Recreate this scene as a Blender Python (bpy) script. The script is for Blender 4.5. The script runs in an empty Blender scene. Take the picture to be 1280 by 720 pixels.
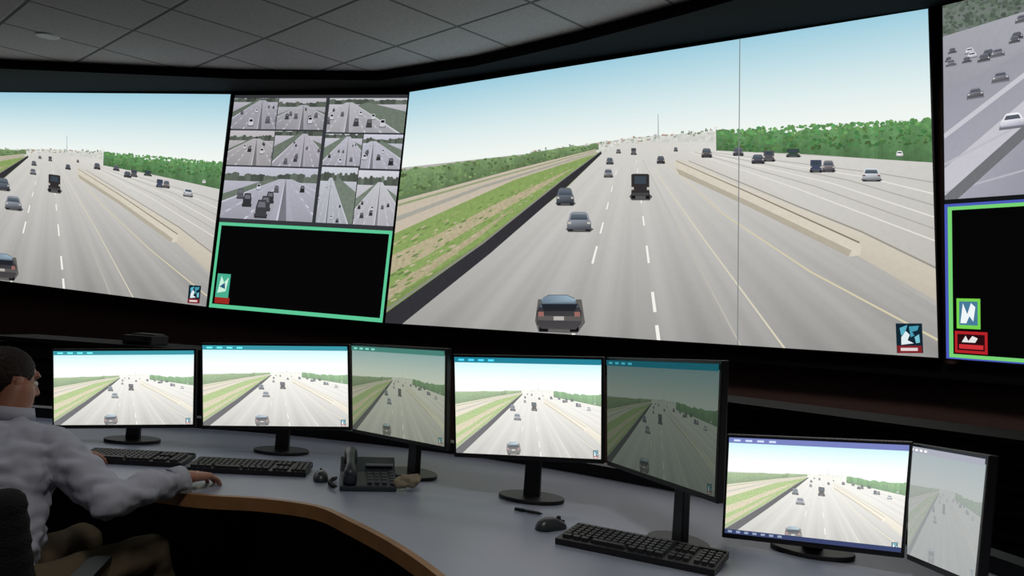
import bpy, bmesh, random, math
import numpy as np
from math import sin, cos, pi
from mathutils import Vector, Matrix, noise

random.seed(7)
scene = bpy.context.scene
scene.view_settings.view_transform = 'Standard'
COL = scene.collection

# ------------------------------------------------------------------ helpers
def lin(c):
    out = []
    for x in c[:3]:
        x = max(0.0, min(255.0, x)) / 255.0
        out.append(x/12.92 if x <= 0.04045 else ((x+0.055)/1.055)**2.4)
    return out

def principled(name, rgb, rough=0.6, metal=0.0, var=0.15, scale=8.0, bump=0.0, bscale=60.0, spec=0.5, rgb2=None):
    m = bpy.data.materials.new(name); m.use_nodes = True
    nt = m.node_tree; b = nt.nodes['Principled BSDF']
    tc = nt.nodes.new('ShaderNodeTexCoord')
    nz = nt.nodes.new('ShaderNodeTexNoise'); nz.inputs['Scale'].default_value = scale
    nz.inputs['Detail'].default_value = 4
    nt.links.new(tc.outputs['Object'], nz.inputs['Vector'])
    mx = nt.nodes.new('ShaderNodeMix'); mx.data_type = 'RGBA'
    c = lin(rgb)
    c2 = lin(rgb2) if rgb2 else [min(1, x*(1+var)) for x in c]
    mx.inputs[6].default_value = ([x*(1-var) for x in c] if not rgb2 else c) + [1]
    mx.inputs[7].default_value = c2 + [1]
    nt.links.new(nz.outputs['Fac'], mx.inputs[0])
    nt.links.new(mx.outputs[2], b.inputs['Base Color'])
    b.inputs['Roughness'].default_value = rough
    b.inputs['Metallic'].default_value = metal
    b.inputs['Specular IOR Level'].default_value = spec
    if bump > 0:
        n2 = nt.nodes.new('ShaderNodeTexNoise'); n2.inputs['Scale'].default_value = bscale
        nt.links.new(tc.outputs['Object'], n2.inputs['Vector'])
        bp = nt.nodes.new('ShaderNodeBump'); bp.inputs['Strength'].default_value = bump
        bp.inputs['Distance'].default_value = 0.01
        nt.links.new(n2.outputs['Fac'], bp.inputs['Height'])
        nt.links.new(bp.outputs['Normal'], b.inputs['Normal'])
    return m

def mesh_obj(name, verts, faces, mats, parent=None, smooth=False, fm=None):
    me = bpy.data.meshes.new(name)
    me.from_pydata([tuple(v) for v in verts], [], faces)
    ob = bpy.data.objects.new(name, me); COL.objects.link(ob)
    if not isinstance(mats, (list, tuple)): mats = [mats]
    for m in mats: me.materials.append(m)
    if fm:
        for p, i in zip(me.polygons, fm): p.material_index = i
    if smooth:
        for p in me.polygons: p.use_smooth = True
    bm = bmesh.new(); bm.from_mesh(me)
    bmesh.ops.recalc_face_normals(bm, faces=bm.faces); bm.to_mesh(me); bm.free()
    if parent: attach(ob, parent)
    return ob

def attach(ob, parent):
    ob.parent = parent
    ob.matrix_parent_inverse = Matrix.Translation(-parent.location)

def empty(name, loc):
    e = bpy.data.objects.new(name, None); e.location = loc; e.empty_display_size = 0.1
    COL.objects.link(e); return e

class MB:
    """mesh builder collecting parts of one object"""
    def __init__(s): s.v = []; s.f = []; s.m = []
    def add(s, verts, faces, mi=0):
        o = len(s.v); s.v += [Vector(v) for v in verts]
        s.f += [[i+o for i in f] for f in faces]; s.m += [mi]*len(faces)
    def box(s, c, size, mi=0, M=None, taper=1.0):
        x, y, z = [k/2 for k in size]; c = Vector(c)
        vs = []
        for zz, t in ((-z, 1), (z, taper)):
            for a, b in ((-1,-1),(1,-1),(1,1),(-1,1)):
                vs.append(c + Vector((a*x*t, b*y*t, zz)))
        if M: vs = [M @ v for v in vs]
        s.add(vs, [[0,3,2,1],[4,5,6,7],[0,1,5,4],[1,2,6,5],[2,3,7,6],[3,0,4,7]], mi)
    def prism(s, pts, z0, z1, mi=0, M=None):
        n = len(pts)
        vs = [Vector((p[0], p[1], z0)) for p in pts] + [Vector((p[0], p[1], z1)) for p in pts]
        if M: vs = [M @ v for v in vs]
        s.add(vs, [list(range(n))[::-1], list(range(n, 2*n))] + [[i, (i+1) % n, (i+1) % n+n, i+n] for i in range(n)], mi)
    def tube(s, pts, radii, mi=0, seg=12):
        rings = []
        for i, p in enumerate(pts):
            p = Vector(p)
            t = (Vector(pts[min(i+1, len(pts)-1)]) - Vector(pts[max(i-1, 0)])).normalized()
            a = t.orthogonal().normalized() if i == 0 else (prev - t*prev.dot(t)).normalized()
            prev = a; b = t.cross(a)
            r = radii[i] if isinstance(radii, (list, tuple)) else radii
            rings.append([p + a*r*cos(2*pi*k/seg) + b*r*sin(2*pi*k/seg) for k in range(seg)])
        vs = [v for r in rings for v in r]; fs = []
        for i in range(len(rings)-1):
            for k in range(seg):
                fs.append([i*seg+k, i*seg+(k+1) % seg, (i+1)*seg+(k+1) % seg, (i+1)*seg+k])
        fs.append(list(range(seg))[::-1]); fs.append([(len(rings)-1)*seg+k for k in range(seg)])
        s.add(vs, fs, mi)
    def obj(s, name, mats, parent=None, smooth=False, bevel=0.0):
        ob = mesh_obj(name, s.v, s.f, mats, parent, smooth, s.m)
        if bevel > 0:
            b = ob.modifiers.new('bevel', 'BEVEL'); b.width = bevel; b.segments = 2; b.limit_method = 'ANGLE'
        return ob

def flat_quad(q):
    """BL,BR,TR,TL -> the same panel with its top corners moved in depth so that the panel is flat"""
    BL, BR, TR, TL = [Vector(k) for k in q]
    n = (BR-BL).cross(TL-BL).normalized()
    e = 0.5*(n.dot(BL-TR))/n.y
    TR = TR+Vector((0, e, 0))
    n = (BR-BL).cross(TR-BL).normalized()
    TL = TL+Vector((0, n.dot(BL-TL)/n.y, 0))
    return [BL, BR, TR, TL]

# ------------------------------------------------------------------ screen picture material
def picture_material(name, strength):
    m = bpy.data.materials.new(name); m.use_nodes = True
    nt = m.node_tree; nt.nodes.clear()
    out = nt.nodes.new('ShaderNodeOutputMaterial')
    em = nt.nodes.new('ShaderNodeEmission'); em.inputs['Strength'].default_value = strength
    at = nt.nodes.new('ShaderNodeAttribute'); at.attribute_name = 'Col'
    uv = nt.nodes.new('ShaderNodeUVMap')
    n1 = nt.nodes.new('ShaderNodeTexNoise'); n1.inputs['Scale'].default_value = 55
    n1.inputs['Detail'].default_value = 5; n1.inputs['Roughness'].default_value = 0.7
    nt.links.new(uv.outputs['UV'], n1.inputs['Vector'])
    ma = nt.nodes.new('ShaderNodeMath'); ma.operation = 'SUBTRACT'; ma.inputs[1].default_value = 0.5
    nt.links.new(n1.outputs['Fac'], ma.inputs[0])
    mb = nt.nodes.new('ShaderNodeMath'); mb.operation = 'MULTIPLY'
    nt.links.new(ma.outputs[0], mb.inputs[0]); nt.links.new(at.outputs['Alpha'], mb.inputs[1])
    mc = nt.nodes.new('ShaderNodeMath'); mc.operation = 'MULTIPLY_ADD'
    mc.inputs[1].default_value = 5.0; mc.inputs[2].default_value = 1.0
    nt.links.new(mb.outputs[0], mc.inputs[0])
    md = nt.nodes.new('ShaderNodeMath'); md.operation = 'MAXIMUM'; md.inputs[1].default_value = 0.05
    nt.links.new(mc.outputs[0], md.inputs[0])
    vm = nt.nodes.new('ShaderNodeVectorMath'); vm.operation = 'SCALE'
    nt.links.new(at.outputs['Color'], vm.inputs[0]); nt.links.new(md.outputs[0], vm.inputs['Scale'])
    nt.links.new(vm.outputs[0], em.inputs['Color']); nt.links.new(em.outputs[0], out.inputs['Surface'])
    return m
PIC = picture_material('lit_display_picture', 1.04)

def clip_poly(P, u0, v0, u1, v1):
    for ax, lim, sg in ((0,u0,1),(0,u1,-1),(1,v0,1),(1,v1,-1)):
        if not P: return P
        out = []
        for i in range(len(P)):
            A = P[i-1]; B = P[i]
            da = (A[ax]-lim)*sg; db = (B[ax]-lim)*sg
            if (da >= 0) != (db >= 0):
                t = da/(da-db); out.append([A[k]+(B[k]-A[k])*t for k in range(5)])
            if db >= 0: out.append(B)
        P = out
    return P

def homography(src, dst):
    A = []; B = []
    for (x, y), (u, v) in zip(src, dst):
        A.append([x,y,1,0,0,0,-u*x,-u*y]); B.append(u)
        A.append([0,0,0,x,y,1,-v*x,-v*y]); B.append(v)
    h = np.linalg.solve(np.array(A, float), np.array(B, float))
    return lambda x, y: ((h[0]*x+h[1]*y+h[2])/(h[6]*x+h[7]*y+1), (h[3]*x+h[4]*y+h[5])/(h[6]*x+h[7]*y+1))

class Canvas:
    def __init__(s, tf=None, tint=None, rect=(0,0,1,1)):
        s.tf = tf or (lambda x, y: (x, y)); s.tint = tint or (lambda c: c); s.items = []
        s.rect = rect
    def sub(s, rect, tf=None, tint=None):
        c = Canvas(tf, tint, rect); c.items = s.items; return c
    def poly(s, pts, col, layer, grain=0.0, raw=False):
        cols = col if isinstance(col[0], (tuple, list)) else [col]*len(pts)
        P = []
        u0, v0, u1, v1 = s.rect
        for (x, y), c in zip(pts, cols):
            u, v = (x, y) if raw else s.tf(x, y)
            P.append([u0+(u1-u0)*u, v0+(v1-v0)*v] + list(s.tint(c)))
        P = clip_poly(P, u0, v0, u1, v1)
        if len(P) >= 3: s.items.append((P, layer, grain))
    def line(s, pts, ws, col, layer, grain=0, horiz=True):
        if not isinstance(ws, (list, tuple)): ws = [ws]*len(pts)
        for i in range(len(pts)-1):
            (x0, y0), (x1, y1) = pts[i], pts[i+1]
            dx, dy = x1-x0, y1-y0; L = math.hypot(dx, dy) or 1
            nx, ny = -dy/L, dx/L
            a, b = ws[i]/2, ws[i+1]/2
            s.poly([(x0-nx*a, y0-ny*a), (x1-nx*b, y1-ny*b), (x1+nx*b, y1+ny*b), (x0+nx*a, y0+ny*a)], col, layer, grain)
    def build(s, name, quad, parent, aspect=2.0, eps=0.0004, base=0.002):
        BL, BR, TR, TL = [Vector(q) for q in quad]
        n = (BR-BL).cross(TL-BL).normalized()
        V = []; F = []; C = []; U = []
        for P, layer, g in s.items:
            o = len(V)
            for u, v, r, gg, b in P:
                p = BL*(1-u)*(1-v) + BR*u*(1-v) + TR*u*v + TL*(1-u)*v + n*(base+eps*layer)
                V.append(p); C.append(lin((r, gg, b)) + [g]); U.append((u*aspect, v))
            F.append(list(range(o, len(V))))
        me = bpy.data.meshes.new(name); me.from_pydata([tuple(v) for v in V], [], F)
        ca = me.color_attributes.new('Col', 'FLOAT_COLOR', 'CORNER')
        uvl = me.uv_layers.new(name='UVMap')
        for i, l in enumerate(me.loops):
            ca.data[i].color = C[l.vertex_index]; uvl.data[i].uv = U[l.vertex_index]
        me.materials.append(PIC)
        ob = bpy.data.objects.new(name, me); COL.objects.link(ob); attach(ob, parent)
        return ob

# ------------------------------------------------------------------ highway traffic camera picture
# drawn on its own 2-D template and mapped to the unit rectangle of any display
TEMPLATE = homography([(480,403),(1173,447),(1168,8),(511,118)], [(0,0),(1,0),(1,1),(0,1)])

def vehicle(cv, x, y, w, h, body, layer, glass=(60,70,80), kind='car'):
    cv.poly([(x-w*.56,y+h*.40),(x-w*.45,y+h*.56),(x+w*.45,y+h*.56),(x+w*.6,y+h*.40),(x+w*.45,y+h*.3),(x-w*.45,y+h*.3)], (84,84,84), layer)
    for sx in (-.36,.36):
        cv.poly([(x+w*(sx-.1),y+h*.50),(x+w*(sx+.1),y+h*.50),(x+w*(sx+.1),y+h*.2),(x+w*(sx-.1),y+h*.2)], (22,22,24), layer+1)
    if kind == 'truck':
        cv.poly([(x-w*.45,y+h*.38),(x+w*.45,y+h*.38),(x+w*.45,y-h*.46),(x+w*.38,y-h*.5),(x-w*.36,y-h*.5),(x-w*.45,y-h*.46)], body, layer+2)
        cv.poly([(x-w*.3,y-h*.1),(x+w*.3,y-h*.1),(x+w*.28,y-h*.4),(x-w*.28,y-h*.4)], glass, layer+3)
        cv.poly([(x-w*.42,y+h*.36),(x+w*.42,y+h*.36),(x+w*.42,y+h*.26),(x-w*.42,y+h*.26)], tuple(c*.6+40 for c in body), layer+3)
    else:
        lo = tuple(c*.72 for c in body); hi = tuple(min(255,c*1.15+14) for c in body)
        cv.poly([(x-w*.5,y+h*.32),(x-w*.44,y+h*.42),(x+w*.44,y+h*.42),(x+w*.5,y+h*.32),(x+w*.5,y+h*.02),(x+w*.42,y-h*.12),(x-w*.42,y-h*.12),(x-w*.5,y+h*.02)], [lo]*4+[hi]*4, layer+2)
        cv.poly([(x-w*.45,y-h*.06),(x+w*.45,y-h*.06),(x+w*.36,y-h*.40),(x+w*.26,y-h*.50),(x-w*.26,y-h*.50),(x-w*.37,y-h*.40)], hi, layer+2.5)
        cv.poly([(x-w*.37,y-h*.08),(x+w*.37,y-h*.08),(x+w*.29,y-h*.37),(x-w*.30,y-h*.37)], [glass,glass,tuple(c+40 for c in glass),tuple(c+40 for c in glass)], layer+3)
    for sx in (-.4,.4):
        cv.poly([(x+w*(sx-.07),y+h*.14),(x+w*(sx+.07),y+h*.14),(x+w*(sx+.07),y+h*.03),(x+w*(sx-.07),y+h*.03)], (190,185,175) if sum(body) < 400 else (120,70,60), layer+3.4)

def road_c(y, d=0.0):
    t = max(0.0, min(1.0, (y-176)/(450-176)))
    far = (210,208,203); near = (150,149,147)
    return tuple(f+(q-f)*t+d*(.15+.85*t) for f, q in zip(far, near))

def highway(cv, detail=True, seam=False):
    rnd = random.Random(3)
    rows = [(0.50,(240,243,238)),(0.70,(236,242,238)),(0.80,(216,232,233)),(0.90,(188,218,227)),(1.0,(156,202,219))]
    for (va, ca), (vb, cb) in zip(rows[:-1], rows[1:]):
        cv.poly([(0,va),(1,va),(1,vb),(0,vb)], [ca,ca,cb,cb], 0, 0.0, raw=True)
    cv.poly([(470,212),(740,180),(900,165),(1185,160),(1185,460),(470,460)], (176,174,168), 1, .02)
    cv.poly([(640,193),(740,176),(800,168),(893,160),(893,180),(740,190)], (206,208,200), 2, .2)
    for i in range(110 if detail else 14):
        x = rnd.uniform(655,892); y = 194-(x-640)*.128+rnd.uniform(-5,2)
        w = rnd.uniform(1.0,4.5); h = rnd.uniform(.8,2.8)
        cv.poly([(x,y),(x+w,y-.6),(x+w,y-h-.6),(x,y-h)], rnd.choice([(228,224,218),(140,152,138),(172,146,136),(125,142,115),(182,182,180)]), 2.2+rnd.random()*.7)
    def band(top, bot, col, g, step, jag):
        n = int((top[-1][0]-top[0][0])/step)
        xs = [top[0][0]+(top[-1][0]-top[0][0])*i/n for i in range(n+1)]
        yt = lambda L, x: np.interp(x, [p[0] for p in L], [p[1] for p in L])
        hs = [jag*(1.6*noise.noise(Vector((x*.045,3.1,0)))+.9*noise.noise(Vector((x*.19,7.7,0)))+rnd.uniform(-.35,.35)) for x in xs]
        for i, (a, b) in enumerate(zip(xs[:-1], xs[1:])):
            k = .96+.16*noise.noise(Vector((a*.08,1.3,2)))
            c = tuple(q*k for q in col); cd = tuple(q*.78*k for q in col)
            cv.poly([(a,yt(bot,a)),(b,yt(bot,b)),(b,yt(top,b)+hs[i+1]),(a,yt(top,a)+hs[i])], [cd,cd,c,c], 3, g)
        return yt
    band([(893,160),(1000,158),(1060,153),(1120,149),(1180,142)], [(893,184),(1000,187),(1180,197)], (108,152,102), .18, 4 if detail else 14, 3.4)
    band([(490,213),(560,203),(620,195),(700,183),(745,178)], [(490,250),(560,231),(640,209),(745,184)], (126,154,108), .18, 5 if detail else 20, 2.2)
    if detail:
        for i in range(620):   # tree crowns of mixed size and tone
            x = rnd.uniform(893,1178); tb = 161-(x-893)*.064
            y = tb+rnd.random()**1.3*30-1.5; r = rnd.uniform(.8,3.6)
            lit = max(0, 1-(y-tb)/26)
            k = rnd.uniform(.62,.95)+.28*lit; wv = rnd.uniform(-10,14)
            c = (92*k+wv,140*k,84*k)
            a0 = rnd.random()*6
            cv.poly([(x+r*(1+.3*sin(q*2.3+a0))*cos(q*pi/3.5),min(y+r*.75*(1+.3*cos(q*1.7+a0))*sin(q*pi/3.5), 184+(x-893)*.045)) for q in range(7)], c, 3.1+rnd.random()*.8, .12)
        for i in range(300):
            x = rnd.uniform(492,735); t=(x-492)/250; y = 212-34*t+rnd.uniform(0,28*(1-t)+5); r = rnd.uniform(.8,3.0)*(1.2-t*.7)
            k = rnd.uniform(.66,1.15); c = (114*k,140*k,92*k)
            cv.poly([(x+r*cos(q*pi/3),y+r*.7*sin(q*pi/3)) for q in range(6)], c, 3.1+rnd.random()*.8, .1)
    # frontage road and verge
    cv.poly([(478,254),(560,231),(640,209),(742,183.5),(742,190),(640,222),(560,258),(478,296)], (194,183,166), 4, .06)
    cv.line([(480,277),(600,231),(742,187)], [6,3.4,1], (164,162,152), 4.4, .06)
    cv.line([(480,259),(600,224),(742,185)], [3,2,.7], (146,156,120), 4.4, .1)
    cv.poly([(478,296),(560,258),(640,222),(742,188),(747,188),(690,232),(590,305),(478,378)], (134,158,94), 4, .16)
    cv.poly([(478,322),(545,290),(620,250),(715,206),(655,243),(585,283),(530,318),(478,345)], (178,168,138), 4.5, .18)
    cv.poly([(478,378),(590,305),(690,232),(747,188),(749,190),(700,236),(600,318),(478,402)], (122,142,86), 4.2, .18)
    cv.poly([(478,362),(560,310),(640,256),(600,290),(540,334),(478,378)], (172,162,132), 4.6, .16)
    if detail:
        for i in range(260):
            t = rnd.random()**.7; x = 740-255*t; y0 = 188+108*t; y1 = 190+190*t; y = rnd.uniform(y0+2, y1-2); r = rnd.uniform(.5,2.4)*(t+.15)
            c = rnd.choice([(116,142,80),(150,164,108),(180,170,138),(106,128,78),(188,177,152)])
            cv.poly([(x-r*2,y+r),(x,y+r*.6),(x+r*2.4,y-r),(x+r,y-r*1.3),(x-r,y-r*.2)], c, 4.64+rnd.random()*.14, .12)
    # main carriageway
    RP = [(478,404),(600,316),(700,236),(748,190),(776,176),(832,176),(862,206),(1062,312),(1185,388),(1185,460),(478,460)]
    cv.poly(RP, [road_c(q[1]) for q in RP], 4.8, .02)
    VP = (788,166)
    def ray_strip(xb, w, dlt, layer, y0=205, y1=450, g=.02):
        def at(y, off):
            t = (y-VP[1])/(450-VP[1]); return (VP[0]+(xb+off-VP[0])*t, y)
        for s0, s1 in ((-.5,-.12),(-.12,.12),(.12,.5)):
            d0 = dlt if abs(s0) < .2 else 0; d1 = dlt if abs(s1) < .2 else 0
            cv.poly([at(y0,w*s0), at(y0,w*s1), at(y1,w*s1), at(y1,w*s0)],
                    [road_c(y0,d0),road_c(y0,d1),road_c(y1,d1),road_c(y1,d0)], layer, g)
    for xb, w, dl in ((505,50,-12),(560,34,9),(605,30,-9),(650,40,8),(690,30,-10),(735,34,8),(775,30,-9),(835,36,10),(885,44,-11),(935,30,7),(975,36,9),(1030,52,-9),(1085,34,-5),(1130,40,9),(1190,46,-8),(1260,44,7)):
        ray_strip(xb, w, dl, 5.0+(xb % 7)*.02)
    # guard rail
    cv.poly([(476,394),(600,302),(700,222),(748,186.5),(749,189),(704,231),(609,314),(500,405),(476,422)], (50,50,54), 6, .1)
    cv.line([(474,392),(600,301),(700,221),(748,186)], [2.6,2.0,1.4,.7], (138,136,130), 6.4)
    def dash(p0, p1, w0, w1, c=(240,238,232)):
        cv.line([p0,p1],[w0,w1],c,6,.0)
    for y0, y1 in ((430,405),(388,362),(325,303),(278,266),(250,241),(228,222),(212,207),(200,197)):
        f = lambda y: 789+(y-170)*.112
        dash((f(y0),y0),(f(y1),y1),max(.8,(y0-165)*.018),max(.6,(y1-165)*.018))
    for y0, y1 in ((425,400),(326,304),(288,274),(258,249),(236,229),(215,210)):
        f = lambda y: 778-(y-170)*.27
        dash((f(y0),y0),(f(y1),y1),max(.8,(y0-165)*.017),max(.6,(y1-165)*.017))
    cv.line([(812,205),(880,300),(985,447)], [.8,1.6,2.6], (214,207,184), 6)
    cv.line([(826,196),(900,262),(1010,335),(1185,430)], [.7,1.6,2.2,3], (209,200,170), 6)
    cv.line([(800,196),(838,270),(905,400),(930,450)], [.7,1.4,2.0,2.2], (186,182,172), 6)
    # opposite carriageway and concrete barriers
    cv.poly([(790,174),(893,174),(893,184),(1000,188),(1185,197),(1185,372),(1077,312),(850,198),(806,180)],
            [(206,204,198),(214,212,207),(214,212,207),(210,208,202),(202,200,196),(180,177,170),(186,183,175),(204,201,194),(208,206,199)], 5.4, .03)
    for k in range(6):
        t = k/6
        cv.line([(860+t*30,186),(1000+t*120,232-t*26),(1185,300-t*92)], [.6,1.3,1.8], (172,169,163) if k % 2 else (226,223,216), 5.8)
    cv.poly([(852,196),(905,220),(1000,256),(1077,286),(1185,338),(1185,380),(1077,318),(1000,276)],
            [(212,205,192),(212,205,192),(210,203,190),(206,199,184),(200,193,178),(188,180,166),(196,189,175),(202,195,181)], 6, .04)
    cv.line([(858,197),(1000,254),(1077,284),(1185,336)], [.8,1.6,2.0,2.6], (150,144,134), 6.6)
    cv.poly([(838,198),(848,196),(930,234),(1072,297),(1077,303),(1074,314),(1060,316),(930,252),(846,214)], (210,203,188), 7, .06)
    cv.poly([(842,206),(930,245),(1064,308),(1060,316),(930,252),(846,214)], (176,168,152), 7.4, .06)
    cv.line([(842,197),(930,234),(1074,298)], [.8,1.4,2.2], (130,121,108), 7.6)
    cv.line([(820,170),(820,140)], [1.4,.7], (160,168,170), 2)
    V = [(703,242,22,21,(74,80,88),'car'),(720,273,30,24,(108,112,120),'car'),(797,229,25,31,(50,47,48),'truck'),
         (757,213,11,10,(110,112,116),'car'),(759,198,9,8,(80,84,88),'car'),(823,196,10,9,(66,66,70),'car'),(789,186,7,8,(96,94,94),'truck'),
         (881,187,13,11,(74,72,74),'car'),(921,185,13,10,(76,76,82),'car'),(946,194,16,11,(66,66,74),'car'),(960,190,15,13,(84,84,88),'truck'),(991,186,18,10,(54,72,64),'truck'),
         (1020,202,16,15,(68,74,94),'truck'),(1036,202,16,14,(100,96,100),'car'),(1091,212,24,16,(168,172,177),'car'),
         (770,186,6,5,(100,100,100),'car'),(1128,186,9,7,(232,234,234),'car'),(842,183,5,5,(90,90,92),'car')]
    for k, (x,y,w,h,c,kind) in enumerate(V):
        vehicle(cv, x, y, w, h, c, 9, kind=kind)
    cv.poly([(664,400),(668,414),(716,416),(726,402),(722,372),(668,372)], (96,94,92), 9, .05)
    for a in (675, 713): cv.poly([(a-6,414),(a+5,414),(a+5,398),(a-6,398)], (16,16,18), 10)
    cv.poly([(666,404),(672,410),(714,411),(721,404),(722,388),(717,377),(671,377),(666,388)], [(70,68,70)]*4+[(54,54,58)]*4, 11)
    cv.poly([(667,399),(721,400),(721,394),(667,393)], (92,88,88), 11.5)
    cv.poly([(670,382),(718,382),(713,370),(704,366),(681,366),(674,370)], (88,100,112), 12)
    cv.poly([(675,387),(714,387),(717,378),(672,378)], (34,38,44), 13)
    cv.poly([(672,372),(681,367),(704,367),(715,372),(714,377),(674,377)], [(120,140,156)]*2+[(150,172,186)]*2+[(100,116,130)]*2, 13.4)
    for a in (671,716): cv.poly([(a-3,394),(a+4,394),(a+4,388),(a-3,388)], (150,104,96), 13)
    cv.poly([(687,399),(700,399),(700,394),(687,394)], (176,174,168), 13)
    # channel badge
    cv.poly([(1119,402),(1153,402),(1154,441),(1120,441)], (18,38,50), 14)
    cv.poly([(1124,408),(1134,404),(1131,414),(1126,418)], (90,170,190), 15)
    cv.poly([(1136,406),(1149,405),(1147,411),(1140,413),(1143,418),(1138,420)], (70,150,170), 15)
    cv.poly([(1126,420),(1132,412),(1137,417),(1134,424),(1142,428),(1126,430)], (220,232,236), 16)
    cv.poly([(1143,420),(1149,416),(1150,427),(1145,428)], (120,190,205), 16)
    cv.poly([(1120,431),(1152,431),(1153,441),(1121,441)], (122,36,40), 15)
    cv.poly([(1125,434),(1147,434),(1147,438),(1125,438)], (222,206,206), 16)
    if seam:
        cv.line([(925,46),(917,431)], [1.1,1.3], (124,130,130), 17)

def mono_view(cv, rect, seed, vpx=.5, vpy=.78, spread=1.1, lo=110, hi=178, cars=9, tree=True, tone=(1,1,1)):
    r = random.Random(seed); c = cv.sub(rect)
    g = lambda k: (k*tone[0], k*tone[1], k*tone[2])
    gt = lambda k: (k*.95, k*1.04, k*.94)
    c.poly([(0,0),(1,0),(1,1),(0,1)], [g(lo+22),g(lo+14),g(hi+14),g(hi+18)], 2, .05)
    if tree:
        n = 14
        for i in range(n):
            x = i/n; h = r.uniform(.04,.12)
            k = r.uniform(.6,.9)*lo
            c.poly([(x,vpy-.06),(x+1.3/n,vpy-.06),(x+1.2/n,vpy+h*.8),(x+.5/n,vpy+h),(x,vpy+h*.7)], gt(k), 3+r.random()*.8, .14)
    c.poly([(0,0),(1,0),(1,vpy*.7),(.5,vpy),(0,vpy*.6)], gt(lo*.95), 3.9, .16)
    def P(x, y):
        t = 1-y*.94; return (vpx+x*spread*t*.62, y*vpy)
    c.poly([P(-1,-.2),P(1,-.2),P(1,1),P(-1,1)], [g(hi-18),g(hi-18),g(hi),g(hi)], 5, .05)
    for x, w, d in ((-.5,.13,-12),(.5,.13,-12),(-.8,.1,-10),(.8,.1,-10),(-.22,.1,-9),(.22,.1,-9)):
        c.poly([P(x-w,-.2),P(x+w,-.2),P(x+w,1),P(x-w,1)], [g(hi-18+d),g(hi-18+d),g(hi),g(hi)], 5.5, .05)
    c.poly([P(-.05,-.2),P(.05,-.2),P(.04,1),P(-.04,1)], g(lo), 6)
    c.poly([P(-.05,-.2),P(-.03,-.2),P(-.025,1),P(-.04,1)], g(hi+25), 6.4)
    for x in (-.98,.98): c.poly([P(x-.025,-.2),P(x+.025,-.2),P(x+.02,1),P(x-.02,1)], g(208), 6)
    for x in (-.66,-.36,.36,.66):
        for k in range(6):
            a = k/6; c.poly([P(x-.011,a),P(x+.011,a),P(x+.011,a+.07),P(x-.011,a+.07)], g(210), 6)
    lanes = [-.82,-.51,-.22,.22,.51,.82]
    for i in range(cars):
        y = r.uniform(.02,.86); x = r.choice(lanes); t = 1-y*.94
        px, py = P(x, y); w = .12*t*spread*.62; h = w*1.15*(rect[2]-rect[0])/(rect[3]-rect[1])
        k = r.choice([42,52,64,90,200])
        lay = 8+(1-y)*6
        c.poly([(px-w*.55,py-h*.1),(px+w*.55,py-h*.1),(px+w*.6,py+h*.15),(px-w*.6,py+h*.15)], g(50), lay)
        c.poly([(px-w*.5,py),(px+w*.5,py),(px+w*.5,py+h*.55),(px+w*.36,py+h),(px-w*.36,py+h),(px-w*.5,py+h*.55)], g(k), lay+.3)
        c.poly([(px-w*.36,py+h*.55),(px+w*.36,py+h*.55),(px+w*.28,py+h*.88),(px-w*.28,py+h*.88)], g(18 if k > 100 else 110), lay+.6)

# ------------------------------------------------------------------ materials
M_BLACK = principled('black_plastic', (17,17,19), .45, var=.2)
M_FRAME = principled('display_frame_black', (10,10,11), .5, var=.2)
M_DARKM = principled('dark_metal', (30,31,34), .4, metal=.6)
M_WALL = principled('wall_paint_dark_brown', (128,100,94), .85, var=.12, scale=3)
M_SOFF = principled('soffit_black', (9,9,10), .9, spec=.2)
M_FLOOR = principled('dark_carpet', (30,30,34), .95, var=.3, scale=120, bump=.4, bscale=200)
M_DESK = principled('desk_laminate_grey', (146,152,170), .38, var=.04, scale=5)
M_WOOD = principled('desk_wood_edge', (120,84,52), .45, rgb2=(165,122,80), scale=14)
M_KEY = principled('key_caps_black', (38,39,42), .5)
M_KBASE = principled('keyboard_body_black', (24,24,27), .5)

# ------------------------------------------------------------------ room shell
def wall_strip(name, pts, z0, z1, mat):
    vs = []; fs = []
    for x, y in pts: vs += [(x,y,z0),(x,y,z1)]
    for i in range(len(pts)-1): fs.append([2*i,2*i+2,2*i+3,2*i+1])
    return mesh_obj(name, vs, fs, mat)
H = 3.85
wall_strip('wall_front', [(-9,10.55),(-8.2,10.38),(-3.4,9.3),(-1.25,8.65),(3.10,5.66),(4.45,4.05),(5.5,2.4)], 0, H, M_WALL)
wall_strip('wall_left', [(-9,-3),(-9,10.55)], 0, H, M_WALL)
wall_strip('wall_back', [(5.5,-3),(-9,-3)], 0, H, M_WALL)
wall_strip('wall_right', [(5.5,2.4),(5.5,-3)], 0, H, M_WALL)
room = [(-9,10.55),(-8.2,10.38),(-3.4,9.3),(-1.25,8.65),(3.10,5.66),(4.45,4.05),(5.5,2.4),(5.5,-3),(-9,-3)]
mesh_obj('floor', [(x,y,0) for x, y in room], [list(range(9))], M_FLOOR)

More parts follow.
